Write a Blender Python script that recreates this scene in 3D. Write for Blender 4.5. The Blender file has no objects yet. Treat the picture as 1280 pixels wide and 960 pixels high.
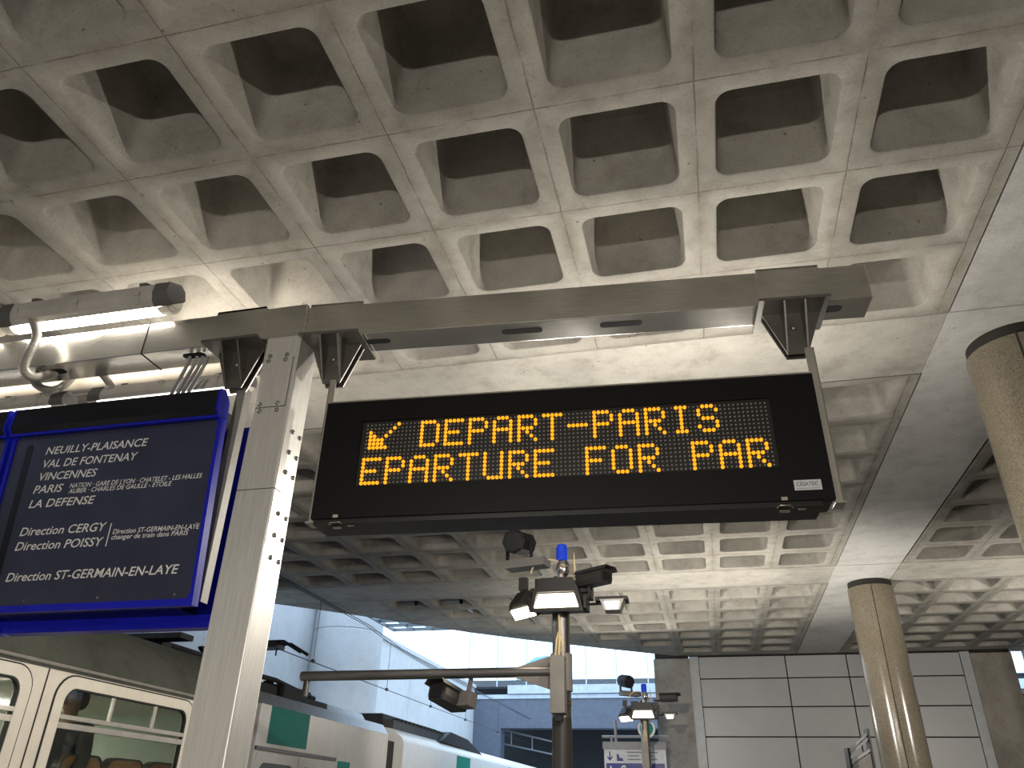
import bpy, bmesh, math, random
from mathutils import Vector, Matrix
R_ = math.radians
random.seed(4)
S = bpy.context.scene
COL = S.collection
EYE = 1.15                      # lens height above the platform
# ---------------------------------------------------------------- camera
F, PIT, ROL, YAW = 964.5, .5082, .0233, -.2452
def raydir(u, v):
    x = (u-640)/F; y = (480-v)/F
    c, s = math.cos(ROL), math.sin(ROL); x, y = c*x-s*y, s*x+c*y
    fy = math.cos(PIT)-y*math.sin(PIT); fz = math.sin(PIT)+y*math.cos(PIT)
    c, s = math.cos(YAW), math.sin(YAW)
    return Vector((c*x+s*fy, -s*x+c*fy, fz))
def atY(u, v, Y): d = raydir(u, v); d = d*(Y/d.y); d.z += EYE; return d
def atX(u, v, X): d = raydir(u, v); d = d*(X/d.x); d.z += EYE; return d
def atZ(u, v, Z): d = raydir(u, v); d = d*((Z-EYE)/d.z); d.z += EYE; return d
fw = raydir(640, 480); rt = (raydir(641, 480)-fw)*F; up = (raydir(640, 479)-fw)*F
cam = bpy.data.cameras.new('camera'); co = bpy.data.objects.new('camera', cam); COL.objects.link(co)
m = Matrix((rt, up, -fw)).transposed().to_4x4(); m.translation = Vector((0, 0, EYE)); co.matrix_world = m
cam.sensor_width = 36; cam.lens = F/1280*36; cam.clip_start = .05; cam.clip_end = 300
S.camera = co
# ---------------------------------------------------------------- world, lamps, exposure
S.view_settings.view_transform = 'Standard'; S.view_settings.look = 'None'
S.view_settings.gamma = 1; S.view_settings.use_curve_mapping = False
S.view_settings.exposure = 0.0
W = bpy.data.worlds.new('sky'); S.world = W; W.use_nodes = True
bg = W.node_tree.nodes['Background']; bg.inputs[0].default_value = (.60, .79, 1, 1); bg.inputs[1].default_value = 3.0
CZ = EYE+3.2                    # ceiling underside
WARM = (1, .93, .82)
def spot(name, loc, aim, power, angle=165, radius=.07, col=WARM, blend=.4):
    l = bpy.data.lights.new(name, 'SPOT'); l.energy = power; l.color = col; l.spot_size = R_(angle); l.spot_blend = blend
    l.shadow_soft_size = radius
    o = bpy.data.objects.new(name, l); COL.objects.link(o); o.location = loc
    o.rotation_euler = Vector(aim).to_track_quat('-Z', 'Y').to_euler(); return o
MASTX, MASTZ = -1.30, EYE+1.86
def point(name, loc, power, radius=.1, col=WARM):
    l = bpy.data.lights.new(name, 'POINT'); l.energy = power; l.color = col; l.shadow_soft_size = radius
    o = bpy.data.objects.new(name, l); COL.objects.link(o); o.location = loc; return o
# floodlights of the masts along the platform (one mast stands behind the viewer), plus an added floor fill
spot('flood_behind', (-.05, -3.5, EYE+.2), (0, 1, .55), 510, 172)
spot('floor_bounce_fill', (-1.3, -1.8, EYE+1.9), (.2, .35, -1), 120, 140)  # added fill: lights the floor so its bounce brightens the ceiling ribs
spot('flood_near_front', (MASTX, 7.0, MASTZ-.14), (0, -1, .15), 90, 170)
spot('flood_near_back', (MASTX+.1, 7.65, MASTZ-.1), (.3, 1, -.3), 60, 150)
spot('flood_near_tracks', (MASTX-.55, 6.95, MASTZ-.25), (-.75, -.6, -.35), 170, 130)
spot('flood_far_front', (MASTX, 16.0, MASTZ-.1), (0, -1, .15), 130, 170)
for x_, p_ in ((-.7, 80), (.4, 102)): point('lamp_behind_board', (x_, 4.9, EYE+1.80), p_, .06)
# rear floods of the two mast rows throw level, cut-off beams that graze the ceiling further on
for x_, ax_ in ((MASTX+.15, .12), (6.3, -.10)):
    spot('flood_rear', (x_, 7.75, MASTZ-.05), (ax_, 1, -.17), 700, 62, .08, WARM, .35).scale = (2.2, 1, 1)
for x_ in (-.4, .8, 5.3, 7.2): spot('strip_fill', (x_, 11.0, .95), (0, .30, 1), 430, 104, .12, WARM, .9)  # fill lamps added to brighten the flat strips and ribs
spot('rear_ceiling_fill', (-1.6, -3.0, .9), (-.1, -.1, 1), 420, 104, .15, WARM, .8)  # added fill on the rear ceiling, so the steel post reflects it brighter

# ---------------------------------------------------------------- materials
def nt(name):
    mt = bpy.data.materials.new(name); mt.use_nodes = True
    return mt, mt.node_tree, mt.node_tree.nodes['Principled BSDF']
def N(t, kind, **kw):
    n = t.nodes.new(kind)
    for k, v in kw.items():
        if k in ('operation', 'data_type', 'blend_type', 'noise_dimensions', 'feature', 'interpolation_type'): setattr(n, k, v)
        else: n.inputs[k].default_value = v
    return n
def ramp(t, src, stops):
    r = t.nodes.new('ShaderNodeValToRGB'); e = r.color_ramp.elements
    while len(e) > 1: e.remove(e[-1])
    e[0].position, e[0].color = stops[0][0], (*stops[0][1], 1)
    for p, c in stops[1:]: q = e.new(p); q.color = (*c, 1)
    t.links.new(src, r.inputs[0]); return r.outputs[0]
def mixc(t, fac, a, b, mode='MIX'):
    n = t.nodes.new('ShaderNodeMix'); n.data_type = 'RGBA'; n.blend_type = mode
    for i, v in ((0, fac), (6, a), (7, b)):
        if hasattr(v, 'is_linked') or hasattr(v, 'links'): t.links.new(v, n.inputs[i])
        else: n.inputs[i].default_value = v if i == 0 else (*v, 1)
    return n.outputs[2]
def noise(t, vec, scale, detail=4, rough=.6):
    n = N(t, 'ShaderNodeTexNoise', Scale=scale, Detail=detail, Roughness=rough); t.links.new(vec, n.inputs['Vector']); return n.outputs['Fac']
def math2(t, op, a, b=None, clamp=False):
    n = t.nodes.new('ShaderNodeMath'); n.operation = op; n.use_clamp = clamp
    for i, v in ((0, a), (1, b)):
        if v is None: continue
        if hasattr(v, 'links'): t.links.new(v, n.inputs[i])
        else: n.inputs[i].default_value = v
    return n.outputs[0]
def bump(t, bsdf, h, strength, dist=.01):
    b = N(t, 'ShaderNodeBump', Strength=strength, Distance=dist); t.links.new(h, b.inputs['Height']); t.links.new(b.outputs[0], bsdf.inputs['Normal'])
def plain(name, col, rough=.6, metal=0, var=.12, scale=6, emit=None, es=1, spec=.5):
    mt, t, b = nt(name)
    tc = t.nodes.new('ShaderNodeTexCoord').outputs['Object']
    n = noise(t, tc, scale)
    c = ramp(t, n, [(.3, tuple(v*(1-var) for v in col)), (.7, tuple(min(1, v*(1+var)) for v in col))])
    t.links.new(c, b.inputs['Base Color']); b.inputs['Roughness'].default_value = rough; b.inputs['Metallic'].default_value = metal
    b.inputs['Specular IOR Level'].default_value = spec
    if emit: b.inputs['Emission Color'].default_value = (*emit, 1); b.inputs['Emission Strength'].default_value = es
    return mt
def concrete(name, base=(.38, .365, .332), lines=None, con=1.0):
    mt, t, b = nt(name)
    tc = t.nodes.new('ShaderNodeTexCoord').outputs['Object']
    big = noise(t, tc, .9, 6, .65); mid = noise(t, tc, 4.5, 8, .7); fine = noise(t, tc, 60, 4, .7)
    d = tuple(v*(1-.30*con) for v in base); l = tuple(min(1, v*(1+.16*con)) for v in base)
    c = ramp(t, big, [(.28, d), (.5, base), (.72, l)])
    c2 = ramp(t, mid, [(.28, (.62, .60, .56)), (.5, (.95, .95, .94)), (.7, (1.06, 1.06, 1.06))])
    c = mixc(t, .75*con, c, c2, 'MULTIPLY')
    c3 = ramp(t, fine, [(.25, (.7, .69, .67)), (.5, (1, 1, 1))])
    c = mixc(t, .8, c, c3, 'MULTIPLY')
    vor = N(t, 'ShaderNodeTexVoronoi', Scale=6.0); t.links.new(tc, vor.inputs['Vector'])
    pit = ramp(t, vor.outputs['Distance'], [(.0, (.15, .13, .1)), (.045, (.25, .22, .19)), (.065, (1, 1, 1))])
    c = mixc(t, .6, c, pit, 'MULTIPLY')
    h = mid
    if lines:
        sx, sy = lines
        sp = t.nodes.new('ShaderNodeSeparateXYZ'); t.links.new(tc, sp.inputs[0])
        wob = math2(t, 'MULTIPLY', math2(t, 'SUBTRACT', noise(t, tc, 5, 4), .5), .016)
        low = math2(t, 'LESS_THAN', sp.outputs[2], .012)
        ds = []
        for ax, s in ((0, sx), (1, sy)):
            p = math2(t, 'ADD', sp.outputs[ax], wob)
            ds.append(math2(t, 'PINGPONG', p, s/2))
        dm = math2(t, 'MINIMUM', ds[0], ds[1])
        mr = N(t, 'ShaderNodeMapRange'); mr.inputs[1].default_value = .001; mr.inputs[2].default_value = .006; mr.inputs[3].default_value = 1; mr.inputs[4].default_value = 0
        t.links.new(dm, mr.inputs[0])
        brk = ramp(t, noise(t, tc, 3.2, 5), [(.38, (0, 0, 0)), (.58, (1, 1, 1))])
        k = math2(t, 'MULTIPLY', math2(t, 'MULTIPLY', mr.outputs[0], low), brk)
        c = mixc(t, math2(t, 'MULTIPLY', k, .75), c, (.10, .085, .065))
        # wider grime band along the joint
        mr2 = N(t, 'ShaderNodeMapRange'); mr2.inputs[1].default_value = .0; mr2.inputs[2].default_value = .07; mr2.inputs[3].default_value = 1; mr2.inputs[4].default_value = 0
        t.links.new(dm, mr2.inputs[0])
        g = math2(t, 'MULTIPLY', math2(t, 'MULTIPLY', mr2.outputs[0], low), ramp(t, noise(t, tc, 2.1, 8, .75), [(.42, (0, 0, 0)), (.64, (1, 1, 1))]))
        c = mixc(t, math2(t, 'MULTIPLY', g, .7), c, (.17, .15, .12))
        h = math2(t, 'SUBTRACT', mid, math2(t, 'MULTIPLY', k, .8))
    t.links.new(c, b.inputs['Base Color']); b.inputs['Roughness'].default_value = .85; b.inputs['Specular IOR Level'].default_value = .25
    bump(t, b, h, .35, .012)
    return mt
def steel(name, col=(.55, .53, .5), rough=.33, sx=1, sy=1, sz=40, metal=1):
    mt, t, b = nt(name)
    tc = t.nodes.new('ShaderNodeTexCoord').outputs['Object']
    mp = t.nodes.new('ShaderNodeMapping'); mp.inputs['Scale'].default_value = (sx, sy, sz); t.links.new(tc, mp.inputs[0])
    n = noise(t, mp.outputs[0], 4, 6, .7); sm = noise(t, tc, 3, 4)
    c = ramp(t, n, [(.3, tuple(v*.86 for v in col)), (.7, tuple(v*1.1 for v in col))])
    t.links.new(c, b.inputs['Base Color']); b.inputs['Metallic'].default_value = metal
    r = ramp(t, sm, [(.25, (rough-.04,)*3), (.75, (rough+.07,)*3)]); t.links.new(r, b.inputs['Roughness'])
    bump(t, b, n, .015, .002)
    return mt
def granite(name):
    mt, t, b = nt(name)
    tc = t.nodes.new('ShaderNodeTexCoord').outputs['Object']
    v = N(t, 'ShaderNodeTexVoronoi', Scale=160.0); t.links.new(tc, v.inputs['Vector'])
    s = t.nodes.new('ShaderNodeSeparateColor'); t.links.new(v.outputs['Color'], s.inputs[0])
    c = ramp(t, s.outputs[0], [(0, (.085, .072, .054)), (.15, (.155, .133, .10)), (.6, (.185, .16, .12)), (1, (.23, .20, .155))])
    c = mixc(t, .5, c, ramp(t, noise(t, tc, 2.5, 5), [(.3, (.6, .58, .55)), (.7, (1, 1, 1))]), 'MULTIPLY')
    t.links.new(c, b.inputs['Base Color']); b.inputs['Roughness'].default_value = .16
    return mt
def emitter(name, col, st):
    mt = bpy.data.materials.new(name); mt.use_nodes = True; t = mt.node_tree
    t.nodes.remove(t.nodes['Principled BSDF']); e = t.nodes.new('ShaderNodeEmission')
    e.inputs[0].default_value = (*col, 1); e.inputs[1].default_value = st
    t.links.new(e.outputs[0], t.nodes['Material Output'].inputs[0]); return mt
def glass(name, tint=(.8, .85, .85), refl=.12, rough=.03):
    mt = bpy.data.materials.new(name); mt.use_nodes = True; t = mt.node_tree
    t.nodes.remove(t.nodes['Principled BSDF'])
    tr = t.nodes.new('ShaderNodeBsdfTransparent'); tr.inputs[0].default_value = (*tint, 1)
    gl = t.nodes.new('ShaderNodeBsdfGlossy'); gl.inputs['Roughness'].default_value = rough
    mx = t.nodes.new('ShaderNodeMixShader'); mx.inputs[0].default_value = refl
    t.links.new(tr.outputs[0], mx.inputs[1]); t.links.new(gl.outputs[0], mx.inputs[2])
    t.links.new(mx.outputs[0], t.nodes['Material Output'].inputs[0]); return mt

M = {}
SX, SY = .8141, .8024
M['coffer'] = concrete('coffer_concrete', lines=(SX, SY))
M['concrete'] = concrete('plain_concrete', (.44, .425, .39))
M['strip'] = concrete('cast_strip_concrete', (.58, .58, .57), None, .8)
M['pillar'] = concrete('pillar_concrete', (.33, .31, .28))
M['pale_concrete'] = concrete('pale_concrete', (.52, .53, .55), None, .35)
M['joint'] = plain('joint_black', (.02, .018, .015), .9)
M['steel'] = steel('brushed_steel_post', (.86, .84, .81), .40, 30, 30, 1, .58)
M['steel_beam'] = steel('brushed_steel_beam', (.92, .90, .85), .20, 1, 30, 30, .96)
M['strip_steel'] = plain('matt_strip_steel', (.30, .29, .27), .5, .3)
M['bracket'] = steel('dark_bracket_steel', (.30, .29, .27), .42, 8, 8, 8)
M['bolt'] = plain('bolt_steel', (.33, .32, .30), .42, .8)
M['hole'] = plain('slot_black', (.01, .01, .01), .9)
M['black'] = plain('black_housing', (.012, .012, .013), .38)
M['black2'] = plain('black_bezel', (.005, .005, .0055), .45, spec=.25)
M['ledback'] = plain('led_board', (.016, .015, .014), .4)
M['ledoff'] = plain('unlit_led', (.36, .355, .355), .35)
M['ledon'] = emitter('lit_amber_led', (1.0, .37, .016), 1.55)
M['blue'] = plain('blue_frame', (.010, .014, .52), .42, spec=.3)
M['navy'] = plain('navy_panel', (.040, .044, .082), .28, scale=3, var=.2)
M['visor'] = plain('black_visor', (.008, .008, .014), .3)
M['white'] = plain('white_letter', (.85, .85, .85), .5, var=.02)
M['lamp_body'] = plain('lamp_grey', (.5, .48, .45), .5)
M['lamp_cap'] = plain('lamp_end_cap', (.12, .115, .11), .5)
M['tube'] = emitter('tube_diffuser', (1, .92, .80), 26); M['tube2'] = emitter('tube_diffuser_small', (1, .94, .86), 5)
M['conduit'] = plain('flexible_conduit_grey', (.45, .43, .40), .4, .3)
M['pipe'] = plain('painted_pipe', (.62, .56, .47), .55)
M['cable'] = plain('grey_cable', (.30, .30, .31), .5)
M['granite'] = granite('polished_granite')
M['mast'] = steel('mast_steel', (.30, .29, .28), .38, 20, 20, 1)
M['mast_dark'] = plain('mast_dark_paint', (.05, .045, .04), .4)
M['box'] = plain('control_box_grey', (.28, .26, .24), .5)
M['flood'] = plain('floodlight_black', (.022, .021, .02), .5)
M['lens'] = emitter('flood_lens', (1, .88, .68), 14)
M['lens_white'] = emitter('lamp_lens_white', (.9, 1, 1), 4)
M['warmlit'] = plain('warm_lit_cable', (.75, .6, .35), .5)  # warm floodlight glow on the wires is put into their colour
M['beacon'] = plain('blue_beacon_glass', (.01, .05, .55), .15, emit=(.01, .06, .8), es=.25)
M['chrome'] = plain('chrome', (.7, .65, .6), .15, 1)
M['speaker'] = plain('speaker_black', (.008, .008, .009), .5)
M['cam'] = plain('camera_housing_dark', (.035, .033, .03), .45)
M['camgrey'] = plain('camera_grey', (.2, .19, .18), .5)
M['cream'] = plain('train_cream', (.76, .71, .61), .4, var=.06)
M['trim'] = plain('aluminium_trim', (.55, .52, .47), .35, .6)
M['roof'] = concrete('sooty_roof', (.085, .09, .075))
M['rubber'] = plain('black_rubber', (.015, .015, .015), .7)
M['trainwhite'] = plain('train_white', (.74, .73, .70), .35, var=.05)
M['traingrey'] = plain('train_grey', (.33, .36, .40), .35, .3)
M['teal'] = plain('train_teal', (.018, .31, .25), .6, var=.05, spec=.2)
M['greenwall'] = plain('train_inner_wall', (.36, .42, .35), .6)
M['seat'] = plain('seat_brown', (.38, .17, .07), .55, var=.3)
M['seatframe'] = plain('seat_shell', (.04, .03, .02), .4)
M['trainlamp'] = emitter('train_lamp', (1, .95, .80), 18)
M['glass'] = glass('train_glass', (.78, .82, .80), .10)
M['clearglass'] = glass('clear_glazing', (.95, .98, 1), .04)
M['wire'] = plain('wire_black', (.012, .012, .013), .5)
M['panel'] = plain('wall_panel_white', (.40, .41, .415), .35, var=.05, scale=1.5)
M['panelframe'] = plain('wall_frame_grey', (.42, .44, .46), .4)
M['bluegrey'] = plain('bridge_blue_grey', (.11, .13, .175), .5)
M['bluelight'] = plain('bridge_light', (.5, .56, .64), .5)
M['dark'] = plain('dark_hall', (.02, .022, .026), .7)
M['floor'] = concrete('platform_floor', (.15, .145, .135))
M['bed'] = concrete('track_bed', (.14, .13, .12))
M['skin'] = plain('skin', (.42, .26, .18), .5)
M['hair'] = plain('dark_hair', (.012, .010, .009), .6)
M['coat'] = plain('dark_coat', (.020, .022, .026), .8)
M['signwhite'] = plain('sign_white', (.72, .74, .78), .4)
M['signblue'] = plain('sign_blue', (.02, .03, .25), .4)
M['signgrey'] = plain('sign_grey', (.35, .35, .36), .5)
M['cyan'] = plain('pale_cyan_cladding', (.20, .46, .48), .4)

# ---------------------------------------------------------------- mesh helpers
class MB:
    def __init__(s, mat=None): s.bm = bmesh.new(); s.M = mat or Matrix()
    def v(s, p): return s.bm.verts.new(s.M @ Vector(p))
    def face(s, pts):
        try: return s.bm.faces.new([s.v(p) for p in pts])
        except ValueError: return None
    def box(s, x0, x1, y0, y1, z0, z1, bev=0):
        if x0 > x1: x0, x1 = x1, x0
        if y0 > y1: y0, y1 = y1, y0
        if z0 > z1: z0, z1 = z1, z0
        c = [s.v((x, y, z)) for x in (x0, x1) for y in (y0, y1) for z in (z0, z1)]
        fs = [s.bm.faces.new([c[i] for i in q]) for q in ((0, 1, 3, 2), (4, 6, 7, 5), (0, 4, 5, 1), (2, 3, 7, 6), (0, 2, 6, 4), (1, 5, 7, 3))]
        if bev: bmesh.ops.bevel(s.bm, geom=list({e for f in fs for e in f.edges}), offset=bev, segments=2, profile=.6, affect='EDGES')
        return s
    def tube(s, pts, r, seg=12, cap=True):
        pts = [Vector(p) for p in pts]; n = len(pts); rings = []
        rr = r if isinstance(r, (list, tuple)) else [r]*n
        prev = None
        for i, p in enumerate(pts):
            d = (pts[min(i+1, n-1)]-pts[max(i-1, 0)]).normalized()
            if prev is None: a = d.orthogonal().normalized()
            else: a = (prev-d*prev.dot(d)); a = a.normalized() if a.length > 1e-6 else d.orthogonal().normalized()
            prev = a; b = d.cross(a)
            rings.append([s.v(p+(a*math.cos(t)+b*math.sin(t))*rr[i]) for t in (2*math.pi*k/seg for k in range(seg))])
        for i in range(n-1):
            for k in range(seg):
                s.bm.faces.new((rings[i][k], rings[i][(k+1) % seg], rings[i+1][(k+1) % seg], rings[i+1][k]))
        if cap: s.bm.faces.new(rings[0][::-1]); s.bm.faces.new(rings[-1])
        return s
    def lathe(s, prof, c=(0, 0, 0), axis='z', seg=24):
        c = Vector(c); rings = []
        for r, h in prof:
            ring = []
            for k in range(seg):
                a = 2*math.pi*k/seg; x, y = r*math.cos(a), r*math.sin(a)
                p = (x, y, h) if axis == 'z' else ((x, h, y) if axis == 'y' else (h, x, y))
                ring.append(s.v(c+Vector(p)))
            rings.append(ring)
        for i in range(len(rings)-1):
            for k in range(seg): s.bm.faces.new((rings[i][k], rings[i][(k+1) % seg], rings[i+1][(k+1) % seg], rings[i+1][k]))
        s.bm.faces.new(rings[0][::-1]); s.bm.faces.new(rings[-1]); return s
    def prism(s, poly, a, b, axis='y'):
        def P(p, h): return {'y': (p[0], h, p[1]), 'x': (h, p[0], p[1]), 'z': (p[0], p[1], h)}[axis]
        A = [s.v(P(p, a)) for p in poly]; B = [s.v(P(p, b)) for p in poly]; n = len(poly)
        s.bm.faces.new(A[::-1]); s.bm.faces.new(B)
        for i in range(n): s.bm.faces.new((A[i], A[(i+1) % n], B[(i+1) % n], B[i]))
        return s
    def frame(s, outer, inner, a, b, axis='y'):
        """plate between two closed outlines of the same vertex count, extruded a..b"""
        def P(p, h): return {'y': (p[0], h, p[1]), 'x': (h, p[0], p[1]), 'z': (p[0], p[1], h)}[axis]
        L = [[s.v(P(p, h)) for p in pl] for pl in (outer, inner) for h in (a, b)]
        oa, ob, ia, ib = L; n = len(outer)
        for i in range(n):
            j = (i+1) % n
            for q in ((oa[i], oa[j], ia[j], ia[i]), (ob[j], ob[i], ib[i], ib[j]), (oa[j], oa[i], ob[i], ob[j]), (ia[i], ia[j], ib[j], ib[i])):
                try: s.bm.faces.new(q)
                except ValueError: pass
        return s
    def build(s, name, mat, parent=None, smooth=None, kind=None):
        bmesh.ops.recalc_face_normals(s.bm, faces=s.bm.faces)
        me = bpy.data.meshes.new(name); s.bm.to_mesh(me); s.bm.free()
        for mm in (mat if isinstance(mat, list) else [mat]): me.materials.append(mm)
        if smooth:
            me.shade_smooth(); me.set_sharp_from_angle(angle=R_(smooth))
        o = bpy.data.objects.new(name, me); COL.objects.link(o)
        if parent: o.parent = parent
        if kind: o['kind'] = kind
        return o
def rrect(x0, x1, y0, y1, r, n=6):
    pts = []
    for cx, cy, a0 in ((x1-r, y1-r, 0), (x0+r, y1-r, 90), (x0+r, y0+r, 180), (x1-r, y0+r, 270)):
        for k in range(n+1):
            a = R_(a0+90*k/n); pts.append((cx+r*math.cos(a), cy+r*math.sin(a)))
    return pts
def rrect_outer(x0, x1, y0, y1, n=6):
    pts = []
    for cx, cy in ((x1, y1), (x0, y1), (x0, y0), (x1, y0)): pts += [(cx, cy)]*(n+1)
    return pts
def thing(name, label, cat, loc=(0, 0, 0), rz=0, group=None, rx=0):
    o = bpy.data.objects.new(name, None); COL.objects.link(o); o.location = loc; o.rotation_euler = (rx, 0, rz)
    o.empty_display_size = .1
    return tag(o, label, cat, group)
def tag(o, label, cat, group=None):
    o['label'] = label; o['category'] = cat
    if group: o['group'] = group
    return o
def struct(o): o['kind'] = 'structure'; return o
def text(name, body, mat, parent, M4, width=None, size=None, shear=0, depth=.0015, align='LEFT', bold=0):
    cu = bpy.data.curves.new(name, 'FONT'); cu.body = body; cu.size = 1; cu.shear = shear; cu.align_x = align
    cu.extrude = 0; cu.resolution_u = 3; cu.offset = bold
    tmp = bpy.data.objects.new(name, cu); COL.objects.link(tmp)
    dg = bpy.context.evaluated_depsgraph_get(); me = bpy.data.meshes.new_from_object(tmp.evaluated_get(dg))
    bpy.data.objects.remove(tmp); bpy.data.curves.remove(cu)
    xs = [v.co.x for v in me.vertices]; w = max(xs)-min(xs)
    k = size if size else width/w
    if width and size: kx = width/w
    else: kx = k
    off = min(xs) if align == 'LEFT' else 0
    for v in me.vertices: v.co = M4 @ Vector(((v.co.x-off)*kx, v.co.y*k, 0))
    me.materials.clear(); me.materials.append(mat); me.name = name
    o = bpy.data.objects.new(name, me); COL.objects.link(o)
    if parent: o.parent = parent
    return o

# ================================================================= SETTING
# slab edge towards the tracks (an irregular diagonal cut)
EDGE = [(-7.45, -6), (-7.45, 12.6), (-6.34, 13.68), (-4.6, 15.53), (-3.74, 16.3), (-2.41, 17.35), (-1.19, 18.26), (-.4, 18.75)]
def edge_x(y):
    for (xa, ya), (xb, yb) in zip(EDGE, EDGE[1:]):
        if ya <= y <= yb: return xa+(xb-xa)*(y-ya)/(yb-ya)
    return EDGE[0][0] if y < EDGE[0][1] else EDGE[-1][0]
ceiling = struct(bpy.data.objects.new('ceiling', None)); COL.objects.link(ceiling)
COFFER_D = .53
def coffer_module(gx, gy, nx, ny, x0, x1, y0, y1, cut=None):
    """coffered panel; grid origin gx,gy; outline x0..x1, y0..y1 (all world); coordinates local to the grid origin"""
    mb = MB(); ox, oy = gx, gy; n = 6
    present = set()
    for i in range(nx):
        for j in range(ny):
            X0, X1, Y0, Y1 = i*SX, (i+1)*SX, j*SY, (j+1)*SY
            wx, wy = gx+X0, gy+Y1
            if wx < max(edge_x(gy+Y0), edge_x(gy+Y1))+(cut or .25):
                continue
            present.add((i, j))
            h = .104
            loops = []
            for (ins, z, r) in ((h-.012, 0, .085), (h-.004, .006, .08), (h, .022, .078), (h+.045, COFFER_D-.03, .062), (h+.07, COFFER_D, .045)):
                loops.append([mb.v((x, y, z)) for x, y in rrect(X0+ins, X1-ins, Y0+ins, Y1-ins, r, n)])
            cs = [mb.v(p) for p in ((X1, Y1, 0), (X0, Y1, 0), (X0, Y0, 0), (X1, Y0, 0))]
            L = loops[0]; K = n+1
            for c in range(4):
                for k in range(n): mb.bm.faces.new((cs[c], L[c*K+k+1], L[c*K+k]))
                mb.bm.faces.new((cs[c], cs[(c+1) % 4], L[((c+1) % 4)*K], L[c*K+n]))
            for a, b in zip(loops, loops[1:]):
                for k in range(len(a)): mb.bm.faces.new((a[k], a[(k+1) % len(a)], b[(k+1) % len(a)], b[k]))
            mb.bm.faces.new(loops[-1])
    # flat margins and uncoffered remainder, row by row
    def q(xa, xb, xc, xd, ya, yb): mb.face(((xa-ox, ya-oy, 0), (xb-ox, ya-oy, 0), (xc-ox, yb-oy, 0), (xd-ox, yb-oy, 0)))
    for j in range(ny):
        ya, yb = gy+j*SY, gy+(j+1)*SY
        first = min([i for i in range(nx) if (i, j) in present], default=nx)
        sub = 4
        for k in range(sub):
            a, b = ya+(yb-ya)*k/sub, ya+(yb-ya)*(k+1)/sub
            xs = gx+first*SX
            la, lb = (max(x0, edge_x(a)), max(x0, edge_x(b))) if cut is not None or x0 < -4 else (x0, x0)
            if la < xs-.002: q(la, xs, xs, min(lb, xs), a, b)
        q(gx+nx*SX, x1, x1, gx+nx*SX, ya, yb)
    for ya, yb in ((y0, gy), (gy+ny*SY, y1)):
        if yb-ya > .002:
            la, lb = (max(x0, edge_x(ya)), max(x0, edge_x(yb))) if x0 < -4 else (x0, x0)
            q(la, x1, x1, lb, ya, yb)
    o = mb.build('coffered_panel', M['coffer'], ceiling, smooth=38); o.location = (ox, oy, CZ)
    return o
XR = 1.925; GXR = 1.839            # right seam, last grid line
GX = GXR-11*SX
G1, G2, G3 = 5.147-8*SY, 6.065, 12.655
coffer_module(GX, G1, 11, 8, -7.45, XR-.012, G1-.03, 5.165)
coffer_module(GX, G2, 11, 7, -7.45, XR-.012, 6.06, G2+7*SY+.02)
coffer_module(GX, G3, 11, 7, -7.45, XR-.012, 12.645, G3+7*SY+.02, cut=.55)
GX2 = 2.845
for g, nr, a, b in ((G1, 8, G1-.03, 5.165), (G2, 7, 6.06, G2+7*SY+.02), (G3, 7, 12.645, G3+7*SY+.02)):
    coffer_module(GX2, g, 9, nr, 2.80, GX2+9*SX+.08, a, b)
mb = MB()      # flat strips between the coffered panels
def slab(x0, x1, y0, y1, z=CZ): mb.box(x0, x1, y0, y1, z, z+.3)
for ya, yb in ((5.171, 6.052), (G2+7*SY+.028, 12.637), (G1-1.0, G1-.04)):
    if yb < 12.5: slab(-7.45, XR-.012, ya, yb)
    else: mb.prism([(-7.45, ya), (XR-.012, ya), (XR-.012, yb), (-7.42, yb), (-7.45, 12.6)], CZ, CZ+.3, 'z')
    slab(2.80, GX2+9*SX+.08, ya, yb)
mb.build('flat_strip', M['concrete'], ceiling); mb = MB()
slab(XR+.006, 2.79, G1-1.0, 5.165, CZ+.004); slab(XR-.008, 2.79, 5.171, 6.052, CZ+.002)
slab(XR+.006, 2.79, 6.060, G2+7*SY+.02, CZ+.006); slab(XR-.008, 2.79, G2+7*SY+.028, 12.637, CZ+.002); slab(XR+.006, 2.79, 12.645, 18.9, CZ+.005)
mb.build('column_strip', M['strip'], ceiling); mb = MB()
mb.prism([(a, b) for a, b in EDGE if b > 18.2] + [(XR-.012, 18.75), (XR-.012, G3+7*SY+.024), (-1.2, G3+7*SY+.024)], CZ+.003, CZ+.3, 'z')
slab(2.80, 10.3, G3+7*SY+.024, 18.9, CZ+.003)
mb.build('flat_strip', M['concrete'], ceiling)
mb = MB()      # closed slab over everything, with fascia along the track edge
pts = EDGE+[(10.4, 19.2), (10.4, -6)]
mb.prism([(x, y) for x, y in pts], CZ+.62, CZ+.95, 'z')
for (xa, ya), (xb, yb) in zip(EDGE, EDGE[1:]):
    if yb > 12.7 or ya < 0: mb.face(((xa, ya, CZ), (xb, yb, CZ), (xb, yb, CZ+.7), (xa, ya, CZ+.7)))
mb.box(-7.45, 10.4, -6, G1-1.0, CZ, CZ+.3)
mb.build('slab', M['concrete'], ceiling)
# floor, track bed
struct(MB().box(-4.85, 10.4, -6, 30, -.3, 0).build('floor', M['floor']))
struct(MB().box(-13, -4.85, -6, 60, -1.3, -1.05).build('trim_1', M['bed']))
# back and right walls close the hall
struct(MB().box(-13, 10.6, -6.3, -6, -1.3, CZ+1).build('wall_back', M['concrete']))
struct(MB().box(10.3, 10.6, -6, 24, 0, CZ+1).build('wall_right', M['concrete']))
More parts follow.
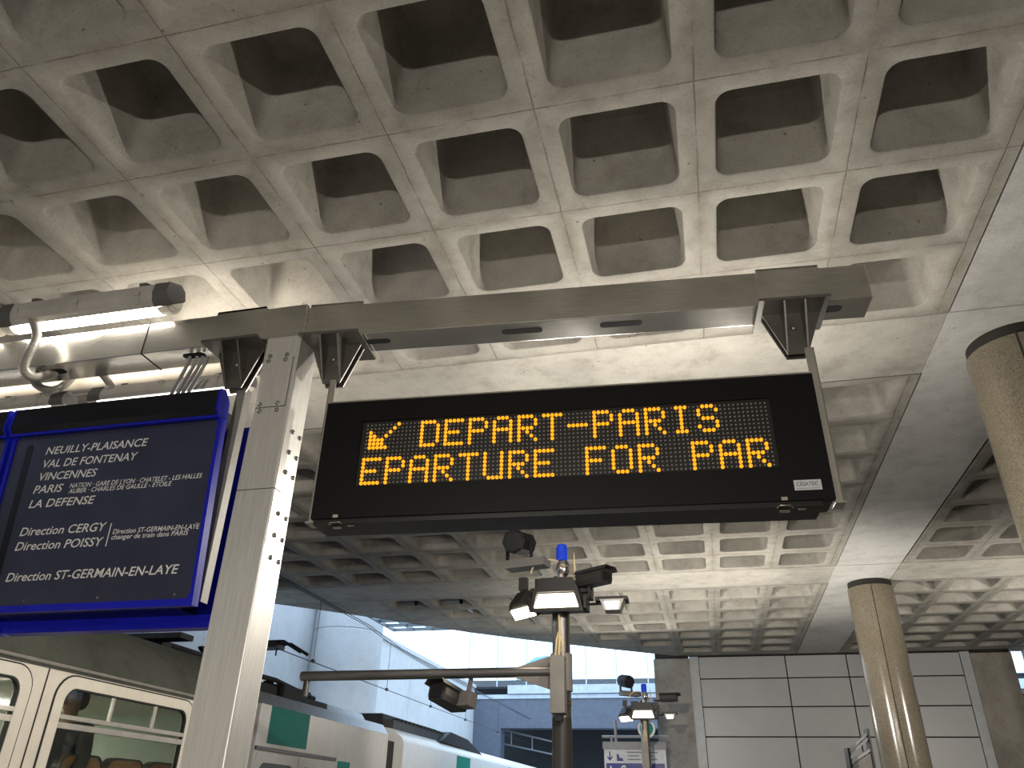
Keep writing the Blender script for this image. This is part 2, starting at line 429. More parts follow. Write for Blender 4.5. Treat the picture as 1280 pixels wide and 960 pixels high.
# left retaining wall of the cutting
LW = -8.6
mb = MB()
mb.box(LW-.4, LW, -6, 29.7, -1.3, 5.25)
for k in range(6):
    y = 2+5.2*k; mb.box(LW-.01, LW+.006, y, y+.025, 0, 5.25)
mb.box(LW-.5, LW+.06, -6, 29.7, 5.25, 5.36)
struct(mb.build('wall_left', M['pale_concrete']))
# far end: panelled wall with concrete piers
TY = 18.62
root = struct(bpy.data.objects.new('wall_far', None)); COL.objects.link(root)
mb = MB()
xs = [-.20, 1.66, 2.92, 5.16]; zs = [.0, .72, 1.36, 2.02, 2.68, 3.27, 3.85, 4.32]
for xa, xb in zip(xs, xs[1:]):
    for za, zb in zip(zs, zs[1:]): mb.box(xa+.012, xb-.012, TY, TY+.05, za+.012, zb-.012, .004)
mb.build('cladding_panel', M['panel'], root)
mb = MB(); mb.box(-.40, -.20, TY-.03, TY+.1, 0, 4.32); mb.box(5.16, 5.34, TY-.03, TY+.1, 0, 4.32)
mb.build('border', M['panelframe'], root)
MB().box(-.4, 5.3, TY+.045, TY+.4, 0, CZ+.3).build('backing', M['joint'], root)
mb = MB(); mb.box(-1.19, -.40, TY-.06, TY+.6, 0, CZ-.07); mb.box(5.34, 6.12, TY-.06, TY+.6, 0, CZ-.07); mb.build('pier', M['pillar'], root)
mb = MB(); mb.box(-1.16, -.42, TY-.03, TY+.6, CZ-.07, CZ+.1); mb.box(5.36, 6.1, TY-.03, TY+.6, CZ-.07, CZ+.1); mb.build('shadow_gap', M['joint'], root)
MB().box(6.9, 10.3, TY, TY+.4, 0, CZ+.3).build('return_wall', M['bluegrey'], root)
MB().box(6.12, 6.9, TY+.1, TY+.4, 0, 3.5).build('low_wall', M['bluegrey'], root)
w2 = struct(bpy.data.objects.new('window_2', None)); COL.objects.link(w2)
mb = MB(); mb.box(6.12, 6.9, TY+.1, TY+.2, 3.5, 3.58); mb.box(6.12, 6.17, TY+.1, TY+.2, 3.58, CZ+.1); mb.box(6.4, 6.43, TY+.1, TY+.2, 3.58, CZ+.1); mb.build('frame', M['bluelight'], w2)
MB().box(6.17, 6.9, TY+.14, TY+.15, 3.58, CZ+.1).build('pane', M['clearglass'], w2)
# footbridge level at the end of the tracks
BY = 29.7
root = struct(bpy.data.objects.new('trim_2', None)); COL.objects.link(root)
mb = MB(); mb.box(-9, 12, BY, BY+.6, 3.52+.35, 5.02); mb.box(-8.9, -7.55, BY, BY+.6, -1.2, 3.87); mb.build('fascia', M['bluegrey'], root)
mb = MB(); mb.box(-9, 12, BY-.05, BY, 4.86, 5.0); mb.box(-7.3, 12, BY-.12, BY+.6, 5.02, 5.32); mb.build('coping', M['bluelight'], root)
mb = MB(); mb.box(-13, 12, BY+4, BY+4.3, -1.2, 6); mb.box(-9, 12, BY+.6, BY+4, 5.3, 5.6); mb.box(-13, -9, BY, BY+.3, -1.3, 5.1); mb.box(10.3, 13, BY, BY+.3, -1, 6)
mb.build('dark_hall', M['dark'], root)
w1 = struct(bpy.data.objects.new('window_1', None)); COL.objects.link(w1)
mb = MB()
for k in range(12): mb.box(-8.95+1.13*k, -8.91+1.13*k, BY+.2, BY+.26, 5.32, 9)
mb.build('mullion', M['bluelight'], w1)
MB().box(-9, 6, BY+.22, BY+.235, 5.32, 9).build('pane', M['clearglass'], w1)
# glazed rooflight beyond the slab edge
w3 = struct(bpy.data.objects.new('window_3', None)); COL.objects.link(w3)
mb = MB(); z = CZ+.06
for k in range(6): x = -6.3+.42*k; mb.box(x, x+.05, 13.3, 15.5, z, z+.06)
for k in range(6): y = 13.3+.43*k; mb.box(-6.3, -4.15, y, y+.05, z, z+.06)
mb.build('glazing_bar', M['traingrey'], w3)
MB().box(-6.3, -4.2, 13.3, 15.45, z+.062, z+.07).build('pane', M['clearglass'], w3)

# ================================================================= LARGE OBJECTS
def stone_column(x, y, r, label, seams, hz):
    t = thing('stone_column', label, 'column', (x, y, 0), 0, 'polished stone columns')
    top = CZ-.085
    prof = [(r, 0), (r, top-.006), (r-.006, top)]
    MB().lathe(prof, seg=64).build('shaft', M['granite'], t, smooth=40)
    MB().lathe([(r*.95, top), (r*.95, CZ+.003)], seg=48).build('neck', M['joint'], t, smooth=40)
    mb = MB()
    for a in seams:
        a = R_(a); mb.tube([(r*math.cos(a), r*math.sin(a), 0), (r*math.cos(a), r*math.sin(a), top)], .006, 6)
    for z in hz: mb.tube([(r*math.cos(R_(q*10)), r*math.sin(R_(q*10)), z) for q in range(37)], .005, 6, False)
    mb.build('joint', M['joint'], t)
stone_column(2.50, 5.72, .345, 'thick brown speckled stone column cut off by the right edge of the view', (-108, 72), (1.9,))
stone_column(2.52, 12.75, .325, 'brown speckled stone column standing clear in front of the white panelled wall', (-97, 83), (1.62,))
t = thing('concrete_column', 'pale round concrete column against the blue-white wall behind the trains', 'column', (-8.0, 16.95, -1.05))
MB().lathe([(.8, 0), (.8, 5.72), (.785, 5.73), (.785, 5.75), (.8, 5.76), (.8, 7.4)], seg=40).build('shaft', M['pale_concrete'], t, smooth=40)

# ---- gantry: post, two arms, hanger brackets
g = thing('sign_gantry', 'brushed steel post with two box arms carrying the hanging signs', 'post', (-1.905, 2.985, 0))
gl = Matrix.Translation((1.905, -2.985, 0))
BZ0, BZ1 = 3.217, 3.402
MB(gl).box(-2.0, -1.81, 2.9, 3.067, 0, BZ0, .006).build('post', M['steel'], g)
pj = MB(gl); pj.box(-2.001, -1.809, 2.899, 3.068, 2.401, 2.404); pj.build('post_joint', M['hole'], g)
MB(gl).box(-1.987, -1.831, 2.8985, 2.9, 2.818, 3.092).build('plate_gap', M['hole'], g)
pl = MB(gl); pl.box(-1.985, -1.833, 2.894, 2.9, 2.82, 3.09, .002); cp = pl.build('cover_plate', M['steel'], g)
def bolts(parent, pts, axis, r=.0115, out=.008):
    for p in pts:
        mb = MB(gl)
        prof = [(r, 0), (r, out*.5), (r*.75, out), (.0005, out*1.1)]
        if axis == '-y': mb.lathe([(a, -h) for a, h in prof], p, 'y', 10)
        elif axis == 'x': mb.lathe(prof, p, 'x', 10)
        mb.build('bolt', M['bolt'], parent, smooth=50)
bolts(g, [(x, 2.894, z) for z in (3.074, 2.834) for x in (-1.963, -1.872)]+[(x, 2.9, z) for z in (3.106, 2.80) for x in (-1.963, -1.872)], '-y')
bolts(g, [(-1.81, y, z) for z in (2.71, 2.605, 2.505, 2.305, 2.205, 2.105) for y in (2.968, 3.04)], 'x')
MB(gl).box(-5.2, -1.81, 2.9, 3.07, BZ0, BZ1, .004).build('arm', M['steel_beam'], g)
mb = MB(gl); mb.box(-2.735, -2.73, 2.897, 3.073, BZ0-.003, BZ1+.006); mb.build('arm_joint', M['hole'], g)
AY = R_(4.2)
ar = Matrix.Translation((1.905, -2.985, 0)) @ Matrix.Translation((-1.81, 2.937, 0)) @ Matrix.Rotation(AY, 4, 'Z')
mb = MB(ar); mb.box(-.06, 2.70, 0, .168, BZ0, BZ1, .004); mb.build('arm', M['steel_beam'], g)
for x in (.22, .99, 1.47):
    q = MB(ar); q.prism(rrect(x, x+.2, .055, .095, .019, 5), BZ0-.0015, BZ0+.001, 'z'); q.build('slot', M['hole'], g)
q = MB(ar); q.prism(rrect(2.42, 2.58, .05, .10, .024, 5), BZ0-.0015, BZ0+.001, 'z'); q.build('slot', M['hole'], g)
lf = Matrix.Translation((1.905, -2.985, 0))
q = MB(lf); q.prism(rrect(-2.53, -2.40, 2.95, 3.0, .024, 5), BZ0-.0015, BZ0+.001, 'z'); q.build('slot', M['hole'], g)
q = MB(lf); q.prism(rrect(-3.40, -3.26, 2.95, 3.0, .024, 5), BZ0-.0015, BZ0+.001, 'z'); q.build('slot', M['hole'], g)
def bracket(Mx, x, y0):
    """clamp on an arm: x centre, y0 = arm front face (local of Mx)"""
    b = MB(Mx)
    b.box(x-.14, x+.14, y0-.008, y0, BZ0-.002, BZ1+.012); b.box(x-.14, x+.14, y0-.008, y0+.178, BZ1, BZ1+.012)
    b.box(x-.14, x+.14, y0+.169, y0+.178, BZ0-.002, BZ1+.012)
    sl = b.build('sleeve', M['steel_beam'], g)
    b = MB(Mx); b.box(x-.155, x+.155, y0-.062, y0+.215, BZ0-.020, BZ0-.006); b.build('base_plate', M['bracket'], sl)
    zt, zb = BZ0-.018, BZ0-.235
    for ym, nm in ((y0+.062, 'front'), (y0+.108, 'rear')):
        b = MB(Mx); b.prism([(x-.13, zt), (x+.13, zt), (x+.045, zb), (x-.045, zb)], ym-.004, ym+.004, 'y'); b.build('hanger_plate', M['bracket'], sl)
    for sx in (-.045, .045):
        b = MB(Mx); b.prism([(y0-.055, zt), (y0+.058, zt), (y0+.058, zb+.01)], x+sx-.004, x+sx+.004, 'x'); b.build('gusset', M['bracket'], sl)
        b = MB(Mx); b.prism([(y0+.2, zt), (y0+.112, zt), (y0+.112, zb+.01)], x+sx-.004, x+sx+.004, 'x'); b.build('gusset', M['bracket'], sl)
    b = MB(Mx); b.lathe([(.014, 0), (.014, -.008), (.010, -.013), (.001, -.014)], (x-.003, y0+.058, zt-.085), 'y', 12); b.build('bolt', M['bolt'], sl, smooth=50)
    return sl
bracket(ar, .145, 0); bracket(ar, 2.35, 0); bracket(lf, -2.18, 2.9)

# ---- amber departure board
SY_ = R_(3.8)
bd = thing('departure_board', 'wide black electronic board with two lines of amber dot letters', 'sign', (-.5385, 3.0125, 2.26), SY_)
W2, H = 1.095, .572
D0, D1 = 0.0, .17
lx0, lx1, lz0, lz1 = -.913, .905, .146, .465
MB().frame(rrect_outer(-W2, W2, .0, H, 1), rrect_outer(lx0, lx1, lz0, lz1, 1), 0, .03, 'y').build('front_frame', M['black2'], bd)
MB().box(-W2+.004, W2-.004, .03, D1, .004, H-.004).build('housing', M['black'], bd)
MB().box(-W2+.01, W2-.05, .012, D1+.01, -.022, .0).build('bottom_tray', M['black'], bd)
MB().box(-W2-.002, W2+.002, -.006, .004, H-.004, H+.002).build('top_edge', M['trim'], bd)
pn = MB().box(lx0, lx1, .012, .03, lz0, lz1).build('display_panel', M['ledback'], bd)
PX, PZ = (lx1-lx0-.03)/96, (lz1-lz0-.014)/16
def dotpos(c, r): return lx0+.018+PX*(c+.5), lz1-.010-PZ*(r+.5)
FONT = {'A': '01110 10001 10001 11111 10001 10001 10001', 'D': '11110 10001 10001 10001 10001 10001 11110', 'E': '11111 10000 10000 11110 10000 10000 11111',
 'P': '11110 10001 10001 11110 10000 10000 10000', 'R': '11110 10001 10001 11110 10100 10010 10001', 'T': '11111 00100 00100 00100 00100 00100 00100',
 'U': '10001 10001 10001 10001 10001 10001 11111', 'I': '01110 00100 00100 00100 00100 00100 01110', 'S': '01110 10001 10000 01110 00001 10001 01110',
 'F': '11111 10000 10000 11110 10000 10000 10000', 'O': '01110 10001 10001 10001 10001 10001 01110', '-': '00000 00000 00000 11111 00000 00000 00000'}
FONT['U'] = '10001 10001 10001 10001 10001 10001 01111'; FONT['I'] = '01110 00100 00100 00100 00100 00100 01110'
lit = set()
def glyph(cells, name='lit_letter'):
    mb = MB()
    for c, r in cells:
        lit.add((c, r)); x, z = dotpos(c, r)
        mb.lathe([(.0084, .012), (.0078, .006), (.0048, .0025), (.0008, .0015)], (x, 0, z), 'y', 8)
    mb.build(name, M['ledon'], bd)
glyph([(8, 0), (7, 1), (6, 2), (5, 3), (4, 4), (1, 2), (1, 3), (2, 3), (1, 4), (2, 4), (3, 4), (1, 5), (2, 5), (3, 5), (4, 5), (1, 6), (2, 6), (3, 6), (4, 6), (5, 6)], 'lit_arrow')
for s_, c0, r0 in (('DEPART-PARIS', 14, 0), ('EPARTURE FOR PAR', 0, 9)):
    for i, ch in enumerate(s_):
        if ch == ' ': continue
        glyph([(c0+6*i+c, r0+r) for r, row in enumerate(FONT[ch].split()) for c in range(5) if row[c] == '1'])
mb = MB()
for c in range(96):
    for r in range(16):
        if (c, r) not in lit:
            x, z = dotpos(c, r); mb.lathe([(.0040, .012), (.0034, .0085)], (x, 0, z), 'y', 6)
mb.build('unlit_dots', M['ledoff'], bd)
pl = MB().box(.945, 1.05, -.003, 0, .040, .083).build('maker_plate', M['signwhite'], bd)
text('plate_lettering', 'CESATEC', M['hole'], pl, Matrix.Translation((.955, -.0035, .058)) @ Matrix.Rotation(R_(90), 4, 'X'), width=.082, size=.024)
MB().box(.952, 1.043, -.0036, -.003, .046, .0485).build('plate_line', M['signgrey'], pl)
for x in (-.98, .90):
    mb = MB(); mb.tube([(x-.03, .014, -.024), (x-.02, .004, -.018), (x+.02, .004, -.018), (x+.03, .014, -.024)], .004, 8); mb.tube([(x-.02, .04, -.028), (x+.02, .04, -.028)], .009, 8); mb.tube([(x+.05, .03, -.026), (x+.08, .03, -.026)], .006, 8)
    mb.box(x-.012, x+.012, -.004, .002, .0, .014); mb.build('latch', M['chrome'], bd, smooth=50)
for x, nm in ((-W2-.004, -1), (W2+.004, 1)):
    a, b = (x-.034, x) if nm < 0 else (x, x+.040)
    mb = MB(); mb.box(a, b, .06, .066, .0, .735); mb.box(a if nm < 0 else b-.005, a+.005 if nm < 0 else b, .06, .10, 0, .735)
    mb.box(a, b+(.03 if nm < 0 else -.0), .03, .11, -.006, .0)
    mb.build('hanger_strip', M['trim'], bd)

# ---- navy destination signs
def plane_pt(u, v, o, n):
    d = raydir(u, v); e = Vector((0, 0, EYE)); k = (o-e).dot(n)/d.dot(n); return e+d*k
TIL = R_(5.5)
def destination_sign(xr, width, label, lettering):
    t = thing('destination_sign', label, 'sign', (xr, 2.955, 1.905), 0, None)
    Mt = Matrix.Rotation(TIL, 4, 'X')
    HT = .875
    # tilted face with blue rim; local x runs left from the right end
    MB(Mt).frame(rrect_outer(-width, 0, 0, HT, 1), rrect(-width+.02, -.018, .030, HT-.008, .02, 1), -.014, .03, 'y').build('face_frame', M['blue'], t)
    fp = MB(Mt).box(-width+.02, -.018, -.004, .01, .030, HT-.008).build('face_panel', M['navy'], t)
    for x in (-.10, -.49, -.88):
        q = MB(Mt); q.lathe([(.007, -.004), (.005, -.009), (.001, -.01)], (x, 0, .05), 'y', 8); q.build('screw', M['bolt'], fp)
    q = MB(Mt); q.lathe([(.007, -.004), (.005, -.009), (.001, -.01)], (-.045, 0, .36), 'y', 8); q.build('screw', M['bolt'], fp)
    # visor: a black trough along the top, its end capped in blue
    prof = [(-.035, HT-.005), (-.055, HT+.02), (-.045, HT+.125), (-.01, HT+.132), (.03, HT+.08), (.03, HT-.005)]
    MB(Mt).prism(prof, -width+.012, -.012, 'x').build('visor', M['visor'], t)
    MB(Mt).prism([(a*1.04, b) for a, b in prof], -.012, 0, 'x').build('visor_end', M['blue'], t)
    MB(Mt).prism([(a*1.04, b) for a, b in prof], -width, -width+.012, 'x').build('visor_end', M['blue'], t)
    MB(Mt).box(-width, 0, -.040, -.014, HT-.016, HT-.004).build('visor_lip', M['blue'], t)
    # rear face and bottom tray
    MB().box(-width, .02, .25, .275, -.03, .98).build('rear_face', M['blue'], t)
    MB().box(-width, -.003, .21, .28, -.045, -.02).build('bottom_tray', M['blue'], t)
    MB().box(-width+.02, -.16, .10, .25, .02, 1.03).build('lamp_case', M['visor'], t)
    for x in ((-.03,) if lettering else (-width+.05,)):
        mb = MB(); mb.box(x-.025, x+.025, .048, .054, .03, 1.10); mb.box(x+.02, x+.025, .054, .10, .03, 1.10); mb.build('hanger_strip', M['strip_steel'], t)
    if lettering:
        q = MB(Mt); q.prism(rrect(-1.09, -1.052, .12, .82, .018, 5), -.0055, -.004, 'y'); q.build('bracket_mark', M['visor'], fp)
        MW = t.matrix_basis if False else Matrix.Translation((xr, 2.955, 1.905)) @ Mt
        o = MW @ Vector((0, -.0055, 0)); n = MW.to_3x3() @ Vector((0, -1, 0)); inv = MW.inverted()
        for body, a, b, cap in lettering:
            pa = inv @ plane_pt(*a, o, n); pb = inv @ plane_pt(*b, o, n)
            MT = Mt @ Matrix.Translation((pa.x, -.0055, (pa.z+pb.z)/2)) @ Matrix.Rotation(R_(90), 4, 'X')
            text('lettering', body, M['white'], fp, MT, width=pb.x-pa.x, size=cap/.73, shear=.20, bold=.010)
        pa = inv @ plane_pt(139.3, 654, o, n); pb = inv @ plane_pt(131.8, 683, o, n)
        q = MB(Mt); q.prism([(pa.x-.002, pa.z), (pa.x+.003, pa.z), (pb.x+.003, pb.z), (pb.x-.002, pb.z)], -.0062, -.005, 'y'); q.build('divider', M['white'], fp)
    return t
LET = [('NEUILLY-PLAISANCE', (57, 567), (184, 558.5), .041), ('VAL DE FONTENAY', (53.3, 584), (171, 575.5), .041), ('VINCENNES', (48.5, 600.5), (120, 595.5), .041),
 ('PARIS', (41, 617), (77.5, 614.5), .041), ('NATION · GARE DE LYON · CHATELET - LES HALLES', (87, 609), (252, 598), .0235),
 ('AUBER · CHARLES DE GAULLE - ETOILE', (85.5, 615.8), (214, 608), .0235), ('LA DEFENSE', (35.5, 634.5), (117.5, 630), .041),
 ('Direction CERGY', (24, 670), (132, 663.5), .042), ('Direction POISSY', (18, 688.5), (128, 682), .042),
 ('Direction ST-GERMAIN-EN-LAYE', (140.5, 667), (249, 661), .0235), ('changer de train dans PARIS', (138.8, 674), (235, 669), .0235),
 ('Direction ST-GERMAIN-EN-LAYE', (6.5, 727), (222.5, 717), .042)]
destination_sign(-2.13, 1.18, 'navy destination sign listing stations from Neuilly-Plaisance in white italics', LET)
destination_sign(-3.335, 1.18, 'second navy sign, only its blue right end showing at the left edge', None)

# ---- batten lamps
def batten(x0, x1, y, z, tilt, label, group, power_mat, sc=1.0):
    t = thing('batten_lamp', label, 'lamp', ((x0+x1)/2, y, z), 0, group, rx=R_(tilt))
    L = (x1-x0)/2
    body = [(-.060, -.040), (-.078, -.01), (-.074, .035), (-.045, .085), (.045, .085), (.075, .055), (.15, .034), (.15, .026), (.075, .012), (.07, 0)]  # unseen rear flange added to keep lamp light off the coffers overhead
    lens = [(.07, .0)]+[(.07*math.cos(a), -.075*math.sin(a)) for a in (R_(14.5*k) for k in range(0, 11))]
    body = [(a*sc, b*sc) for a, b in body]; lens = [(a*sc, b*sc) for a, b in lens[1:]]
    MB().prism(body, -L+.02, L-.09, 'x').build('housing', M['lamp_body'], t)
    MB().prism(lens, -L+.07, L-.09, 'x').build('diffuser', power_mat, t, smooth=40)
    mb = MB(); mb.prism([(a*1.02, b) for a, b in lens], L-.09, L-.03, 'x'); mb.prism([(a*.8, b*.8) for a, b in lens], L-.0301, L-.012, 'x'); mb.build('clear_end', M['lampend'], t, smooth=40)
    MB().prism([(a*1.02, b) for a, b in lens], -L+.01, -L+.07, 'x').build('clear_end', M['lampend'], t, smooth=40)
    cap = [(a*1.05, b*1.04) for a, b in body if a < .1]
    MB().prism(cap, L-.10, L-.012, 'x').build('end_cap', M['lamp_cap'], t); MB().prism(cap, -L+.012, -L+.09, 'x').build('end_cap', M['lamp_cap'], t)
    for x in (-L+.12, -.04, L-.2):
        mb = MB(); mb.box(x, x+.022, -.083*sc, -.072*sc, -.018, .05); mb.box(x-.006, x+.028, -.088*sc, -.07*sc, .03, .045); mb.build('clip', M['lamp_body'], t)
    for x in (-L+.2, L-.2): MB().box(x-.02, x+.02, -.02, .02, .08*sc, .11*sc).build('mount', M['lamp_cap'], t)
    return t
M['lampend'] = plain('lamp_clear_end', (.85, .8, .72), .3)
batten(-4.86, -3.68, 2.86, 3.51, 24, 'next strip lamp, only its end cap showing at the left edge', None, M['tube'])
batten(-3.65, -2.56, 2.86, 3.51, 24, 'long lit strip lamp lying along the top of the steel arm, upper left', None, M['tube'])
batten(-4.0, -3.36, 3.17, 3.13, 0, 'left strip lamp glowing behind the top of the navy signs', 'strip lamps behind the navy signs', M['tube2'], .7)
batten(-3.22, -2.22, 3.17, 3.13, 0, 'right strip lamp glowing behind the top of the navy sign', 'strip lamps behind the navy signs', M['tube2'], .7)
tag(MB().tube([(-5.0, 3.36, 3.36), (-2.1, 3.36, 3.36)], .055, 16).build('conduit_pipe', M['pipe'], smooth=40), 'cream horizontal pipe running behind the steel arm above the navy signs', 'pipe')
la = bpy.data.lights.new('strip_lamp_light', 'AREA'); la.shape = 'RECTANGLE'; la.size = 1.0; la.size_y = .05; la.energy = 10; la.color = (1, .90, .76); la.spread = R_(64)
lo = bpy.data.objects.new('strip_lamp_light', la); COL.objects.link(lo); lo.location = (-3.25, 2.99, 3.50)
lo.rotation_euler = Vector((-.05, .86, .50)).to_track_quat('-Z', 'Y').to_euler()
def ribbed(pts, r, name, label, cat, mat, group=None):
    # catmull-rom through pts with annular ribs
    P = [Vector(p) for p in pts]; P = [P[0]]+P+[P[-1]]; out = []
    for i in range(1, len(P)-2):
        for k in range(24):
            u = k/24; a, b, c, d = P[i-1:i+3]
            out.append(.5*((2*b)+(-a+c)*u+(2*a-5*b+4*c-d)*u*u+(-a+3*b-3*c+d)*u**3))
    out.append(P[-2])
    return tag(MB().tube(out, [r*(1.0 if i % 2 else .86) for i in range(len(out))], 12).build(name, mat, None, smooth=60), label, cat, group)
def px(u, v, Y): return atY(u, v, Y)
ribbed([px(40, 398, 2.82), px(46, 420, 2.80), px(36, 443, 2.79), px(30, 462, 2.81), px(42, 472, 2.88), px(60, 468, 2.96), (-3.33, 2.985, BZ0+.02)], .024, 'flexible_conduit', 'grey ribbed hose looping from the upper strip lamp into the steel arm', 'conduit', M['conduit'], 'ribbed grey hoses')
ribbed([(-3.36, 2.975, BZ0+.02), px(44, 476, 2.99), px(55, 486, 3.02), px(72, 486, 3.06), px(88, 474, 3.14), px(92, 462, 3.3)], .022, 'flexible_conduit', 'grey ribbed hose hooked beneath the steel arm beside the lamp hose', 'conduit', M['conduit'], 'ribbed grey hoses')
ribbed([px(128, 468, 3.1), px(136, 478, 3.12), px(142, 488, 3.14), px(152, 494, 3.16)], .02, 'flexible_conduit', 'short grey ribbed hose between the two strip lamps behind the sign', 'conduit', M['conduit'], 'ribbed grey hoses')
for i, (a, b) in enumerate((((236, 452), (212, 497)), ((245, 452), (219, 497)), ((252, 452), (226, 495)), ((258, 452), (233, 495)))):
    tag(MB().tube([px(*a, 2.97)+Vector((0, 0, .03)), px(*a, 2.97), px((a[0]*.5+b[0]*.5), (a[1]+b[1])/2+1, 3.0), px(*b, 3.06), px(b[0]-3, b[1]+12, 3.08)], .009, 8).build('power_cable', M['cable'], None, smooth=60),
        'thin grey cable in the bundle dropping from the arm slot to the navy sign', 'cable', 'cables above the navy sign')

# ================================================================= MASTS
def camera_box(name, label, loc, rz, sc, group, rx=0):
    t = thing(name, label, 'camera', loc, rz, group, rx)
    mb = MB(); mb.prism([(a*sc, b*sc) for a, b in ((-.075, -.06), (.075, -.06), (.09, -.02), (.09, .045), (.06, .075), (-.06, .075), (-.09, .045), (-.09, -.02))], -.16*sc, .16*sc, 'y'); mb.build('body', M['cam'], t)
    MB().box(-.06*sc, .06*sc, -.166*sc, -.158*sc, -.045*sc, .04*sc).build('front_glass', M['black'], t)
    mb = MB(); mb.prism([(a*sc, b*sc) for a, b in ((-.10, .05), (-.07, .085), (.07, .085), (.10, .05), (.105, .05), (.075, .092), (-.075, .092), (-.105, .05))], -.22*sc, .17*sc, 'y'); mb.build('sun_shield', M['cam'], t)
    return t
def light_mast(x, y, label, near):
    t = thing('light_mast', label, 'lamp post', (x, y, 0), 0, 'lighting masts along the platform')
    hz = MASTZ; hf = hz-.12
    MB().lathe([(.085, 0), (.085, 2.35), (.083, 2.36), (.083, 2.96), (.07, 2.97), (.07, hz+.14)], seg=24).build('pole', M['mast'], t, smooth=40)
    MB().lathe([(.088, 0), (.088, 1.90)], seg=24).build('pole_sleeve', M['mast_dark'], t, smooth=40)
    mb = MB()
    for z in (2.0, 2.28): mb.lathe([(.094, z), (.094, z+.04)], seg=24)
    mb.build('pole_band', M['chrome'], t, smooth=40)
    MB().box(-.07, .06, -.20, -.08, 1.92, 2.40, .006).build('control_box', M['box'], t)
    mb = MB(); mb.box(-.03, .03, -.16, -.1, 1.86, 1.92); mb.build('cable_gland', M['black'], t)
    mb = MB(); mb.tube([(.0, -.14, 2.40), (.01, -.115, 2.6), (.0, -.105, 2.78), (.0, -.10, hf-.14)], .012, 8); mb.tube([(-.03, -.14, 2.40), (-.02, -.12, 2.55), (.0, -.11, 2.62)], .010, 8); mb.tube([(.04, -.13, 2.40), (.03, -.12, 2.52), (.005, -.11, 2.62)], .010, 8)
    mb.build('cable', M['warmlit'], t, smooth=50)
    # main floodlight towards the viewer
    fm = Matrix.Translation((.0, -.17, hf)) @ Matrix.Rotation(R_(5), 4, 'X')
    b = MB(fm); b.prism([(-.24, -.10), (.24, -.10), (.205, .09), (.15, .20), (-.15, .20), (-.205, .09)], -.06, .12, 'y'); fl = b.build('floodlight', M['flood'], t)
    b = MB(fm)
    for k in range(7): b.box(-.17+.056*k-.01, -.17+.056*k+.01, .13, .235, -.06, .12)
    b.build('cooling_fin', M['flood'], fl)
    b = MB(fm); b.prism([(-.205, -.07), (.205, -.07), (.165, .05), (-.165, .05)], -.075, -.06, 'y'); b.build('lens', M['lens'], fl)
    b = MB(fm); b.frame([(-.25, -.11), (.25, -.11), (.205, .10), (-.205, .10)], [(-.21, -.085), (.21, -.085), (.175, .065), (-.175, .065)], -.10, -.06, 'y'); b.build('bezel', M['flood'], fl)
    b = MB(); b.box(-.27, -.245, -.2, .03, hf-.08, hf+.03); b.box(.245, .27, -.2, .03, hf-.08, hf+.03); b.box(-.27, .27, .0, .03, hf-.08, hf-.03); b.build('yoke', M['flood'], fl)
    b = MB(); b.box(-.30, .30, .02, .12, hf+.05, hf+.17); b.box(-.24, -.10, -.06, .06, hf+.14, hf+.24); b.box(.16, .27, -.05, .08, hf+.10, hf+.22); b.build('mounting_head', M['flood'], t)
    # left floodlight turned to the tracks
    fm = Matrix.Translation((-.34, -.05, hf-.05)) @ Matrix.Rotation(R_(-38), 4, 'Z') @ Matrix.Rotation(R_(52), 4, 'X')
    b = MB(fm); b.prism([(-.17, -.07), (.17, -.07), (.14, .07), (.07, .13), (-.07, .13), (-.14, .07)], -.04, .11, 'y'); fl2 = b.build('floodlight', M['flood'], t)
    b = MB(fm); b.prism([(-.15, -.055), (.15, -.055), (.12, .055), (-.12, .055)], -.05, -.04, 'y'); b.build('lens', M['lens'], fl2)
    b = MB(); b.box(-.36, -.06, -.04, .0, hz-.02, hz+.02); b.box(-.40, -.32, -.06, .02, hz+.02, hz+.14); b.build('side_arm', M['flood'], t)
    # crown: wires, blue beacon on a chrome bowl
    b = MB(); b.lathe([(.05, hz+.14), (.07, hz+.19), (.06, hz+.25), (.035, hz+.28), (.035, hz+.30)], (.04, -.08, 0)); b.build('beacon_base', M['chrome'], t, smooth=50)
    b = MB(); b.lathe([(.052, hz+.28), (.055, hz+.30), (.055, hz+.40), (.045, hz+.43), (.005, hz+.44)], (.03, -.08, 0)); b.build('blue_beacon', M['beacon'], t, smooth=50)
    b = MB(); b.tube([(.03+.17*math.cos(R_(a))-.13, -.10, hz+.16+.13*math.sin(R_(a))) for a in range(0, 190, 15)], .008, 6); b.tube([(.16, -.1, hz+.10), (.15, -.1, hz+.34)], [.018, .004], 8); b.build('crown_wire', M['warmlit'], t, smooth=50)
    # right small lamp
    b = MB(); b.tube([(.1, 0, hf+.05-.06), (.36, -.03, hf+.05-.06), (.52, -.05, hf+.05-.03)], .013, 8); b.box(.34, .64, -.12, .06, hf+.05-.05, hf+.05-.015); b.build('lamp_arm', M['flood'], t)
    b = MB(); b.prism([(.39, hf+.05-.05), (.61, hf+.05-.05), (.57, hf+.05-.15), (.43, hf+.05-.15)], -.16, .0, 'y'); sm = b.build('small_lamp', M['lamp_body'], t)
    b = MB(); b.prism([(.43, hf+.05-.075), (.57, hf+.05-.075), (.55, hf+.05-.14), (.45, hf+.05-.14)], -.168, -.16, 'y'); b.build('lens', M['lens_white'], sm)
    return t
light_mast(MASTX, 7.3, 'nearer lighting mast with bright floodlights and a blue beacon, arm to the left', True)
light_mast(MASTX+.0, 16.4, 'farther lighting mast with floodlights and blue beacon beside the concrete pier', False)
